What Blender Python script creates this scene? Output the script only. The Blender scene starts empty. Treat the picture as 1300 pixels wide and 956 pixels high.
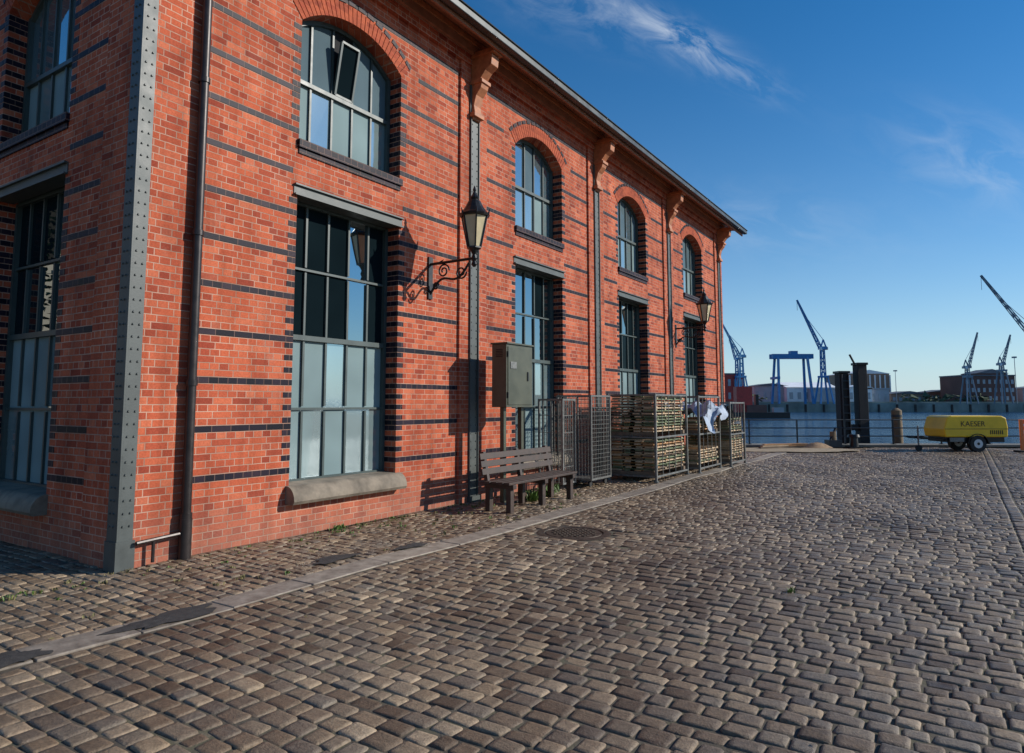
import bpy, math, random
import numpy as np
from mathutils import Vector, Matrix
import bmesh
random.seed(7); rng=np.random.default_rng(5)
D=bpy.data; S=bpy.context.scene; COL=S.collection

# ------------------------------------------------------------------ helpers
class MB:
    def __init__(s): s.v=[];s.f=[];s.mi=[];s.mats=[];s.T=None
    def add(s,vs,fs,mat):
        if mat not in s.mats: s.mats.append(mat)
        k=s.mats.index(mat); o=len(s.v)
        for p in vs:
            p=Vector(p)
            if s.T: p=s.T(p)
            s.v.append(tuple(p))
        for f in fs: s.f.append([o+i for i in f]); s.mi.append(k)
    def box(s,x0,x1,y0,y1,z0,z1,mat):
        vs=[(x0,y0,z0),(x1,y0,z0),(x1,y1,z0),(x0,y1,z0),(x0,y0,z1),(x1,y0,z1),(x1,y1,z1),(x0,y1,z1)]
        s.add(vs,[(0,3,2,1),(4,5,6,7),(0,1,5,4),(1,2,6,5),(2,3,7,6),(3,0,4,7)],mat)
    def beam(s,p,q,w,h,mat,up=(0,0,1)):
        p=Vector(p);q=Vector(q);d=(q-p).normalized();u=Vector(up)
        if abs(d.dot(u))>.98: u=Vector((1,0,0))
        a=d.cross(u).normalized();b=a.cross(d).normalized()
        a*=w/2;b*=h/2
        vs=[p-a-b,p+a-b,p+a+b,p-a+b,q-a-b,q+a-b,q+a+b,q-a+b]
        s.add(vs,[(0,3,2,1),(4,5,6,7),(0,1,5,4),(1,2,6,5),(2,3,7,6),(3,0,4,7)],mat)
    def cyl(s,p,q,r0,r1,mat,n=12,caps=True):
        p=Vector(p);q=Vector(q);d=(q-p).normalized();u=Vector((0,0,1))
        if abs(d.dot(u))>.98: u=Vector((1,0,0))
        a=d.cross(u).normalized();b=a.cross(d).normalized()
        vs=[];
        for c,r in((p,r0),(q,r1)):
            for i in range(n):
                t=2*math.pi*i/n; vs.append(c+a*(r*math.cos(t))+b*(r*math.sin(t)))
        fs=[(i,(i+1)%n,n+(i+1)%n,n+i) for i in range(n)]
        if caps: fs+= [tuple(range(n-1,-1,-1)),tuple(range(n,2*n))]
        s.add(vs,fs,mat)
    def path(s,pts,r,mat,n=8):
        for a,b in zip(pts[:-1],pts[1:]): s.cyl(a,b,r,r,mat,n)
    def lathe(s,c,prof,mat,n=12,rot=0):
        c=Vector(c);vs=[]
        for r,z in prof:
            for i in range(n):
                t=2*math.pi*i/n+rot; vs.append(c+Vector((r*math.cos(t),r*math.sin(t),z)))
        fs=[]
        for k in range(len(prof)-1):
            for i in range(n): fs.append((k*n+i,k*n+(i+1)%n,(k+1)*n+(i+1)%n,(k+1)*n+i))
        fs+= [tuple(range(n-1,-1,-1)),tuple(range((len(prof)-1)*n,len(prof)*n))]
        s.add(vs,fs,mat)
    def lattice(s,p,q,w0,w1,t,mat,n=8,up=(0,0,1)):
        p=Vector(p);q=Vector(q);d=(q-p).normalized();u=Vector(up)
        if abs(d.dot(u))>.98: u=Vector((1,0,0))
        a=d.cross(u).normalized();b=a.cross(d).normalized()
        def c(k,i):
            w=(w0+(w1-w0)*k/n)/2;sx,sy=((-1,-1),(1,-1),(1,1),(-1,1))[i%4]
            return p+(q-p)*(k/n)+a*(sx*w)+b*(sy*w)
        for i in range(4): s.beam(c(0,i),c(n,i),t,t,mat)
        for k in range(n):
            for i in range(4):
                s.beam(c(k,i+(k%2)),c(k+1,i+1-(k%2)),t*.6,t*.6,mat)
    def obj(s,name,parent=None,smooth=False,bevel=0):
        me=D.meshes.new(name);me.from_pydata(s.v,[],s.f);me.update()
        for m in s.mats: me.materials.append(m)
        me.polygons.foreach_set('material_index',s.mi)
        bm=bmesh.new();bm.from_mesh(me);bmesh.ops.recalc_face_normals(bm,faces=bm.faces);bm.to_mesh(me);bm.free()
        o=D.objects.new(name,me);COL.objects.link(o)
        if smooth:
            me.polygons.foreach_set('use_smooth',[True]*len(me.polygons))
            try: me.set_sharp_from_angle(angle=math.radians(40))
            except Exception: pass
        if bevel:
            b=o.modifiers.new('bev','BEVEL');b.width=bevel;b.segments=2;b.limit_method='ANGLE'
        if parent:
            o.parent=parent;o.matrix_parent_inverse=Matrix.Translation(parent.location).inverted()
        return o
def empty(name,loc):
    e=D.objects.new(name,None);e.location=loc;COL.objects.link(e);e.empty_display_size=.3;return e

# ------------------------------------------------------------------ materials
def newmat(name):
    m=D.materials.new(name);m.use_nodes=True;nt=m.node_tree;return m,nt,nt.nodes['Principled BSDF']
def N(nt,t,**k):
    n=nt.nodes.new(t)
    for a,b in k.items(): setattr(n,a,b)
    return n
def mth(nt,op,a,b=None,c=None):
    n=N(nt,'ShaderNodeMath',operation=op)
    for i,x in enumerate((a,b,c)):
        if x is None: continue
        if isinstance(x,(int,float)): n.inputs[i].default_value=x
        else: nt.links.new(x,n.inputs[i])
    return n.outputs[0]
def ramp(nt,fac,stops):
    n=N(nt,'ShaderNodeValToRGB');e=n.color_ramp.elements
    while len(e)<len(stops): e.new(.5)
    for i,(p,c) in enumerate(stops):
        e[i].position=p;e[i].color=(*c,1) if len(c)==3 else c
    nt.links.new(fac,n.inputs[0]);return n.outputs[0]
def mixc(nt,fac,a,b,mode='MIX'):
    n=N(nt,'ShaderNodeMix',data_type='RGBA',blend_type=mode)
    for s,x in ((n.inputs[0],fac),(n.inputs[6],a),(n.inputs[7],b)):
        if isinstance(x,(int,float)): s.default_value=x
        elif isinstance(x,tuple): s.default_value=(*x,1)
        else: nt.links.new(x,s)
    return n.outputs[2]
def noise(nt,vec,scale,detail=3,rough=.6):
    n=N(nt,'ShaderNodeTexNoise');n.inputs['Scale'].default_value=scale;n.inputs['Detail'].default_value=min(detail,3)
    n.inputs['Roughness'].default_value=rough
    if vec is not None: nt.links.new(vec,n.inputs['Vector'])
    return n.outputs['Fac']
def bump(nt,h,strength,dist,b):
    n=N(nt,'ShaderNodeBump');n.inputs['Strength'].default_value=strength;n.inputs['Distance'].default_value=dist
    nt.links.new(h,n.inputs['Height']);nt.links.new(n.outputs[0],b.inputs['Normal'])
def mat(name,col,rough=.6,metal=0,var=.3,scale=6,bmp=.15,bdist=.004,col2=None):
    m,nt,b=newmat(name)
    tc=N(nt,'ShaderNodeTexCoord').outputs['Object']
    f=noise(nt,tc,scale,3)
    c2=col2 or tuple(c*(1-var) for c in col)
    c1=tuple(min(1,c*(1+var*.5)) for c in col)
    c=ramp(nt,f,[(.3,c2),(.7,c1)])
    nt.links.new(c,b.inputs['Base Color'])
    r=mth(nt,'ADD',mth(nt,'MULTIPLY',f,.25),rough-.125);nt.links.new(r,b.inputs['Roughness'])
    b.inputs['Metallic'].default_value=metal
    if bmp: bump(nt,noise(nt,tc,scale*8,2),bmp,bdist,b)
    return m

CH=.0805
def brickmat(name,stops,mortar,rough,bstr=.7,stain=True,spec=.5):
    m,nt,b=newmat(name)
    tc=N(nt,'ShaderNodeTexCoord').outputs['Object']
    sp=N(nt,'ShaderNodeSeparateXYZ');nt.links.new(tc,sp.inputs[0])
    cb=N(nt,'ShaderNodeCombineXYZ')
    wob=noise(nt,tc,7,1)
    u=mth(nt,'ADD',mth(nt,'ADD',sp.outputs[0],sp.outputs[1]),40.0)
    v=mth(nt,'ADD',sp.outputs[2],mth(nt,'MULTIPLY',mth(nt,'SUBTRACT',wob,.5),.006))
    nt.links.new(u,cb.inputs[0]);nt.links.new(v,cb.inputs[1])
    br=N(nt,'ShaderNodeTexBrick',offset=.5,offset_frequency=2,squash=.5,squash_frequency=2)
    nt.links.new(cb.outputs[0],br.inputs['Vector'])
    br.inputs['Color1'].default_value=(0,0,0,1);br.inputs['Color2'].default_value=(1,1,1,1);br.inputs['Mortar'].default_value=(.5,.5,.5,1)
    br.inputs['Scale'].default_value=1;br.inputs['Mortar Size'].default_value=.006;br.inputs['Mortar Smooth'].default_value=.2
    br.inputs['Brick Width'].default_value=.25;br.inputs['Row Height'].default_value=CH
    c=ramp(nt,br.outputs['Color'],stops)
    fine=noise(nt,tc,45,3,.7)
    c=mixc(nt,1.0,c,ramp(nt,fine,[(.3,(.74,)*3),(.7,(1.12,)*3)]),'MULTIPLY')
    mc=mixc(nt,ramp(nt,noise(nt,tc,1.7,3,.7),[(.38,(0,0,0)),(.6,(1,1,1))]),tuple(x*.62 for x in mortar),mortar)
    c=mixc(nt,br.outputs['Fac'],c,mc)
    if stain:
        big=noise(nt,tc,.9,3,.65)
        c=mixc(nt,1.0,c,ramp(nt,big,[(.3,(.76,.73,.73)),(.5,(.97,)*3),(.72,(1.12,1.1,1.06))]),'MULTIPLY')
        st=N(nt,'ShaderNodeMapping');st.inputs['Scale'].default_value=(2.2,2.2,.25);nt.links.new(tc,st.inputs[0])
        sf=noise(nt,st.outputs[0],1.6,3,.6)
        c=mixc(nt,1.0,c,ramp(nt,sf,[(.36,(.78,.76,.75)),(.55,(1,1,1))]),'MULTIPLY')
        low=mth(nt,'SUBTRACT',1.0,mth(nt,'MULTIPLY',sp.outputs[2],1.5))
        low=mth(nt,'MULTIPLY',low,fine); low=mth(nt,'MAXIMUM',mth(nt,'MULTIPLY',low,.8),0.0)
        c=mixc(nt,low,c,(.26,.17,.13))
        eff=ramp(nt,noise(nt,tc,2.6,3,.7),[(.62,(0,0,0)),(.78,(.28,.28,.28))])
        c=mixc(nt,eff,c,(.48,.27,.2))
    nt.links.new(c,b.inputs['Base Color'])
    b.inputs['Roughness'].default_value=rough;b.inputs['Specular IOR Level'].default_value=spec
    h=mth(nt,'SUBTRACT',mth(nt,'MULTIPLY',fine,.35),br.outputs['Fac'])
    h=mth(nt,'ADD',h,mth(nt,'MULTIPLY',br.outputs['Color'],.3))
    bump(nt,h,bstr,.006,b)
    return m
M={}
M['brick']=brickmat('red_brick',[(0,(.30,.055,.03)),(.2,(.43,.09,.044)),(.5,(.49,.108,.050)),(.8,(.54,.13,.062)),(.95,(.58,.165,.085)),(1,(.28,.06,.038))],(.56,.34,.25),.88,spec=.2)
M['dbrick']=brickmat('dark_glazed_brick',[(0,(.008,.007,.013)),(.6,(.015,.011,.021)),(1,(.035,.02,.03))],(.14,.085,.07),.5,.5,False,.14)
M['arch']=brickmat('arch_brick',[(0,(.28,.06,.033)),(.5,(.46,.11,.052)),(1,(.36,.075,.04))],(.44,.11,.055),.85,.2,False,.2)
M['steel']=mat('painted_steel_grey',(.068,.078,.074),.5,0,.25,5,.2,.003)
M['frame']=mat('window_frame_paint',(.05,.07,.066),.45,0,.2,4,0)
M['soffit']=mat('soffit_wood',(.32,.13,.07),.6,0,.3,5,.2)
M['gutter']=mat('gutter_zinc',(.05,.055,.055),.4,.3,.3,3,.05)
M['roof']=mat('roof_felt',(.07,.07,.07),.9,0,.3,3)
M['corbel']=mat('corbel_terracotta',(.42,.15,.06),.6,0,.35,8,.3)
M['sill']=mat('sill_stone',(.22,.18,.135),.85,0,.5,4,.5,.01)
M['pipe']=mat('pipe_metal',(.035,.026,.024),.4,.3,.4,6,.1)
M['black']=mat('black_iron',(.012,.012,.013),.4,.2,.3,10,.1)
M['galv']=mat('galvanised_steel',(.17,.17,.16),.5,.4,.35,12,.1)
M['olive']=mat('cabinet_olive_paint',(.08,.083,.055),.42,.1,.25,2.5,.1)
M['bench']=mat('bench_wood',(.05,.028,.020),.6,0,.5,7,.4)
M['asphalt']=mat('asphalt_patch',(.045,.04,.037),.9,0,.4,20,.6,.01)
M['sand']=mat('sand',(.34,.27,.18),.95,0,.35,6,.6,.02)
M['sandheap']=mat('sand_heap',(.30,.2,.12),.95,0,.4,6,.6,.02)
M['wood1']=mat('stack_wood_light',(.52,.38,.24),.7,0,.3,9,.3)
M['wood2']=mat('stack_wood_orange',(.46,.24,.10),.65,0,.35,9,.3)
M['wood3']=mat('stack_wood_green',(.16,.19,.10),.65,0,.3,9,.3)
M['wood4']=mat('stack_wood_dark',(.17,.12,.08),.75,0,.35,9,.3)
M['yellow']=mat('yellow_paint',(.80,.50,.012),.35,0,.15,2,.03)
M['rubber']=mat('tyre_rubber',(.02,.02,.02),.8,0,.2,10,.2)
M['white']=mat('white_paint',(.6,.62,.62),.5,0,.2,.5,.02)
M['red']=mat('red_paint',(.5,.04,.03),.5,0,.2,1,.02)
M['orange']=mat('orange_plastic',(.75,.16,.03),.45,0,.15,2,.02)
M['cloth']=mat('tarpaulin',(.33,.40,.50),.6,0,.4,3,.5,.02)
M['cloth2']=mat('tarpaulin_dark',(.06,.075,.1),.7,0,.3,3,.5,.02)
M['pile']=mat('tarred_timber',(.018,.017,.018),.7,0,.4,5,.5,.02)
M['post']=mat('weathered_post',(.20,.14,.08),.8,0,.4,5,.5,.02)
M['rail']=mat('rail_paint',(.04,.045,.05),.5,.2,.3,5,.1)
M['quay']=mat('quay_stone',(.17,.16,.14),.9,0,.4,.8,.5,.03)
M['fquay']=mat('far_quay_wall',(.22,.25,.23),.9,0,.5,.08,0)  # far-bank materials are lightened in colour to carry aerial haze
M['bluec']=mat('crane_blue',(.03,.20,.45),.5,0,.2,.3,0)
M['bluec2']=mat('crane_light_blue',(.16,.38,.58),.5,0,.2,.3,0)
M['greyc']=mat('crane_grey',(.16,.22,.28),.5,0,.2,.3,0)
M['shedw']=mat('shed_white',(.78,.8,.82),.7,0,.15,.1,0)
M['shedg']=mat('shed_grey',(.36,.38,.42),.7,0,.25,.1,0)
M['shedb']=mat('shed_brown',(.30,.2,.15),.8,0,.25,.1,0)
M['dbrk']=mat('far_dark_brick',(.16,.075,.06),.8,0,.3,.15,0)
M['farwin']=mat('far_window',(.3,.36,.42),.2,0,.3,.2,0)
M['farroof']=mat('far_roof',(.14,.15,.17),.7,0,.3,.2,0)
M['fargreen']=mat('far_foliage',(.07,.10,.06),.9,0,.5,.15,0)
M['land']=mat('far_land',(.15,.15,.12),.95,0,.3,.02,0)
M['bark']=mat('bark',(.09,.065,.045),.9,0,.4,6,.6,.02)
M['plaster']=mat('plaster',(.42,.34,.26),.85,0,.15,.5,.1)
M['leaf']=mat('leaf',(.06,.10,.03),.6,0,.6,2,0)
M['weed']=mat('weed_green',(.10,.17,.03),.6,0,.5,20,0)
M['drygrass']=mat('dry_grass',(.20,.17,.07),.8,0,.5,10,0)
M['cast']=mat('cast_iron',(.075,.055,.04),.5,.4,.4,14,.5,.006)
M['lampglass']=mat('lantern_glass',(.62,.52,.32),.15,0,.2,3,0)

def glassmat(name,base,rough,fac,wscale=.8,wstr=.05):
    m,nt,b=newmat(name)
    tc=N(nt,'ShaderNodeTexCoord').outputs['Object']
    nz=noise(nt,tc,wscale,2)
    c=ramp(nt,nz,[(.3,tuple(x*.75 for x in base)),(.7,tuple(x*1.15 for x in base))])
    nt.links.new(c,b.inputs['Base Color']);b.inputs['Roughness'].default_value=.6;b.inputs['Specular IOR Level'].default_value=0
    g=N(nt,'ShaderNodeBsdfGlossy');g.inputs['Roughness'].default_value=rough;g.inputs['Color'].default_value=(.78,.9,.93,1)
    bn=N(nt,'ShaderNodeBump');bn.inputs['Strength'].default_value=wstr;bn.inputs['Distance'].default_value=.05
    nt.links.new(nz,bn.inputs['Height']);nt.links.new(bn.outputs[0],g.inputs['Normal'])
    lw=N(nt,'ShaderNodeLayerWeight');lw.inputs[0].default_value=.35
    f=mth(nt,'MAXIMUM',mth(nt,'MINIMUM',mth(nt,'ADD',mth(nt,'MULTIPLY',lw.outputs['Fresnel'],.5),fac),1.0),0.0)
    mx=N(nt,'ShaderNodeMixShader');nt.links.new(f,mx.inputs[0]);nt.links.new(b.outputs[0],mx.inputs[1]);nt.links.new(g.outputs[0],mx.inputs[2])
    nt.links.new(mx.outputs[0],nt.nodes['Material Output'].inputs[0])
    return m
M['gdark']=glassmat('window_glass',(.006,.012,.015),.01,-.045)
M['gfrost']=glassmat('frosted_glass',(.205,.275,.28),.06,-.07)
M['gmid']=glassmat('sky_tinted_glass',(.105,.15,.17),.03,-.02)  # pale blue base colour stands in for reflected sky, under the real gloss
M['gdim']=mat('painted_dark_opening',(.01,.01,.012),.9,0,.2,3,0)  # near-black pane colour painted in for the unlit room behind

# ------------------------------------------------------------------ geometry constants
YAW=math.radians(33.3)
R=Vector((math.cos(YAW),math.sin(YAW),0)); F=Vector((-math.sin(YAW),math.cos(YAW),0))
CAM=Vector((7.28,0,1.7))
ORG=Vector((7.28,0,0))
def riv(p):      # river-aligned frame: (along quay, out over river, up)
    return ORG+R*p[0]+F*p[1]+Vector((0,0,p[2]))
QF=27.3          # quay edge
Y0=3.77; Y1=25.2; BW=14.0; ZT=8.37

# ------------------------------------------------------------------ ground
def sheet(name,pts,z,m):
    b=MB();b.add([(p[0],p[1],z) for p in pts],[tuple(range(len(pts)))],m);return b.obj(name)
gm,nt,b=newmat('ground_dirt')
tc=N(nt,'ShaderNodeTexCoord').outputs['Object']
c=ramp(nt,noise(nt,tc,3,3,.7),[(.3,(.05,.04,.03)),(.5,(.095,.078,.055)),(.62,(.10,.09,.052)),(.75,(.17,.135,.09))])
nt.links.new(c,b.inputs['Base Color']);b.inputs['Roughness'].default_value=.95
bump(nt,noise(nt,tc,60,3),.6,.01,b)
def rq(a,f): v=riv((a,f,0)); return (v.x,v.y)
sheet('ground',[rq(-1500,-1500),rq(1500,-1500),rq(1500,QF),rq(-1500,QF)],-.06,gm)

def settmat(name,k):
    sm,nt,b=newmat(name)
    geo=N(nt,'ShaderNodeNewGeometry');tc=N(nt,'ShaderNodeTexCoord').outputs['Object']
    st=[(0,(.10,.070,.048)),(.12,(.17,.122,.083)),(.3,(.22,.162,.11)),(.45,(.15,.122,.098)),(.6,(.26,.19,.125)),(.75,(.19,.158,.125)),(.9,(.30,.225,.15)),(1,(.37,.285,.20))]
    c=ramp(nt,geo.outputs['Random Per Island'],[(p,tuple(x*k for x in q)) for p,q in st])
    c=mixc(nt,1.0,c,ramp(nt,noise(nt,tc,38,3,.75),[(.25,(.58,.57,.56)),(.75,(1.32,1.3,1.27))]),'MULTIPLY')
    c=mixc(nt,1.0,c,ramp(nt,noise(nt,tc,.5,3,.6),[(.3,(.66,.62,.60)),(.7,(1.18,1.18,1.15))]),'MULTIPLY')
    nt.links.new(c,b.inputs['Base Color'])
    r=ramp(nt,noise(nt,tc,7,2),[(.3,(.36,)*3),(.7,(.66,)*3)]);nt.links.new(r,b.inputs['Roughness'])
    b.inputs['Specular IOR Level'].default_value=.36
    bump(nt,noise(nt,tc,75,3,.75),.9,.008,b)
    return sm
sm=settmat('granite_setts',1.0);sm2=settmat('pavement_setts',1.15)

def zg(x,y): return .012*math.sin(.7*x+.33*y)+.009*math.sin(1.35*y-.5*x+1)+.006*math.sin(2.9*x+1.7*y)
class Setts:
    def __init__(s): s.v=[];s.f=[]
    def stone(s,cx,cy,lx,ly,ang,dz=0):
        o=len(s.v);z0=zg(cx,cy)+random.gauss(0,.003)+dz
        tx=random.gauss(0,.02);ty=random.gauss(0,.024)
        ca,sa=math.cos(ang),math.sin(ang)
        q=random.uniform(.72,.86);w=random.uniform(.8,.92)
        base=[(-1,-q),(-w,-1),(w,-1),(1,-q),(1,q),(w,1),(-w,1),(-1,q)]
        j=[(random.uniform(-.09,.05),random.uniform(-.09,.06)) for _ in base]
        for inset,z in((0,-.04),(0.001,-.009),(.007,-.0018)):
            for (bx,by),(jx,jy) in zip(base,j):
                x=(bx+jx*(1 if bx>0 else -1))*(lx/2-inset);y=(by+jy*(1 if by>0 else -1))*(ly/2-inset)
                s.v.append((cx+x*ca-y*sa,cy+x*sa+y*ca,z0+z+tx*x+ty*y))
        hz=random.uniform(-.003,.002)
        for (bx,by),(jx,jy) in zip(base,j):
            x=(bx+jx)*lx*.3;y=(by+jy)*ly*.3
            s.v.append((cx+x*ca-y*sa,cy+x*sa+y*ca,z0+hz+random.uniform(-.001,.001)+tx*x+ty*y))
        for k in range(3):
            for i in range(8):
                s.f.append((o+8*k+i,o+8*k+(i+1)%8,o+8*k+8+(i+1)%8,o+8*k+8+i))
        s.f.append(tuple(o+24+i for i in range(8)))
    def field(s,x0,x1,y0,y1,pitch,l0,l1,skip=None,wav=.02,gap=.010):
        y=y0;row=0
        while y<y1-pitch*.4:
            p=pitch*random.uniform(.86,1.14)
            x=x0+random.uniform(0,.02);first=True
            while x<x1-.05:
                l=random.uniform(l0,l1)
                if random.random()<.12: l*=.72
                if first: l*=random.uniform(.55,1.0);first=False
                if x+l>x1-.06: l=x1-x
                cx=x+l/2;cy=y+p/2+wav*math.sin(.8*cx+.13*row)+.5*wav*math.sin(2.1*cx+.7*row)
                if not(skip and skip(cx,cy)) and l>.05:
                    s.stone(cx,cy+random.gauss(0,.003),l-gap*random.uniform(.8,1.6),p-gap*random.uniform(.8,1.6),random.gauss(0,.03)+wav*.8*math.cos(.8*cx+.13*row))
                x+=l
            y+=p;row+=1
    def obj(s,name,m):
        me=D.meshes.new(name);me.from_pydata(s.v,[],s.f);me.materials.append(m)
        me.polygons.foreach_set('use_smooth',[True]*len(me.polygons));me.update()
        o=D.objects.new(name,me);COL.objects.link(o);return o
MH=(2.85,8.25)
def skip_st(x,y):
    v=Vector((x,y,0))-ORG
    if v.dot(F)>QF-.75: return True
    if (x-MH[0])**2+(y-MH[1])**2<.51**2: return True
    return False
st=Setts()
st.field(2.10,7.79,-4,33,.14,.13,.22,skip_st)
st.field(7.97,16,-4,38,.14,.13,.22,skip_st)
y=-4
while y<32:
    l=random.uniform(.2,.3);st.stone(7.88,y+l/2,.15,l-.012,random.gauss(0,.01),.004);y+=l
st.obj('cobblestone_street',sm)
pv=Setts()
pv.field(-9,1.74,-4,3.74,.12,.11,.2,None,.03)
pv.field(.03,1.74,3.76,25.3,.12,.11,.19,None,.02)
pv.obj('cobblestone_pavement',sm2)
b=MB()
def grid(x0,x1,y0,y1,s_,dz):
    nx=int((x1-x0)/s_);ny=int((y1-y0)/s_);vs=[];fs=[]
    for j in range(ny+1):
        for i in range(nx+1):
            x=x0+(x1-x0)*i/nx;y=y0+(y1-y0)*j/ny;vs.append((x,y,zg(x,y)+dz))
    for j in range(ny):
        for i in range(nx): 
            q=j*(nx+1)+i
            v=Vector(vs[q])-ORG
            if v.dot(F)<QF-.9: fs.append((q,q+1,q+nx+2,q+nx+1))
    b.add(vs,fs,gm)
grid(-9,16,-4,3.7,.3,-.011);grid(.0,16,3.7,38,.3,-.011)
b.obj('paving_joint_sand')
def slabs(name,x0,x1,y0,y1,l0,l1,m):
    b=MB();y=y0
    while y<y1:
        l=random.uniform(l0,l1);z=random.uniform(-.004,.006)
        d=[random.uniform(-.012,.012) for _ in range(4)]
        vs=[(x0+d[0],y+.006,-.06),(x1+d[1],y+.006,-.06),(x1+d[2],y+l-.006,-.06),(x0+d[3],y+l-.006,-.06)]
        vs+=[(a,c,z+zg(a,c)+.004) for a,c,_ in vs]
        b.add(vs,[(0,3,2,1),(4,5,6,7),(0,1,5,4),(1,2,6,5),(2,3,7,6),(3,0,4,7)],m);y+=l
    return b.obj(name,bevel=.008)
km,nt,b=newmat('kerb_granite')
geo=N(nt,'ShaderNodeNewGeometry');tc=N(nt,'ShaderNodeTexCoord').outputs['Object']
c=ramp(nt,geo.outputs['Random Per Island'],[(0,(.21,.175,.14)),(.5,(.28,.235,.19)),(1,(.34,.29,.23))])
c=mixc(nt,1.0,c,ramp(nt,noise(nt,tc,6,3,.75),[(.3,(.5,.47,.45)),(.7,(1.15,)*3)]),'MULTIPLY')
nt.links.new(c,b.inputs['Base Color']);b.inputs['Roughness'].default_value=.7
bump(nt,noise(nt,tc,50,3,.7),.5,.006,b)
slabs('kerb',1.76,2.08,-4,25.4,.7,1.4,km)
b=MB()
for cx,cy,rx,ry in((1.93,3.2,.17,.45),(1.95,2.1,.16,.22),(1.5,5.3,.14,.32),(1.93,1.45,.18,.22),(1.72,6.3,.10,.28)):
    n=34;vs=[(cx,cy,zg(cx,cy)+.022)]
    for i in range(n):
        t=2*math.pi*i/n;k=random.uniform(.78,1.0)+.18*math.sin(3*t+cy*2)+.1*math.sin(7*t);x=cx+rx*k*math.cos(t);y=cy+ry*k*math.sin(t);vs.append((x,y,zg(x,y)+.013))
    b.add(vs,[(0,1+i,1+(i+1)%n) for i in range(n)],M['asphalt'])
b.obj('asphalt_patches')
b=MB();mz=zg(*MH)
b.lathe((MH[0],MH[1],0),[(.5,-.05),(.5,mz+.0),(.47,mz+.006),(.40,mz+.006),(.395,mz-.012),(.375,mz-.012),(.37,mz+.004),(.01,mz+.004)],M['cast'],36)
for i in range(-4,5):
    for j in range(-4,5):
        if i*i+j*j<17: b.box(MH[0]+i*.075-.022,MH[0]+i*.075+.022,MH[1]+j*.075-.022,MH[1]+j*.075+.022,mz+.003,mz+.013,M['cast'])
b.obj('manhole_cover')
b=MB();n=26;vs=[]
for i in range(n):
    t=2*math.pi*i/n;k=random.uniform(.8,1.15);v=riv((9.9+2.6*k*math.cos(t),25.2+1.2*k*math.sin(t),0));vs.append((v.x,v.y,.03))
vs.append((sum(v[0] for v in vs)/n,sum(v[1] for v in vs)/n,.05))
b.add(vs,[(i,(i+1)%n,n) for i in range(n)],M['sand']);b.obj('sand_patch')

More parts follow.
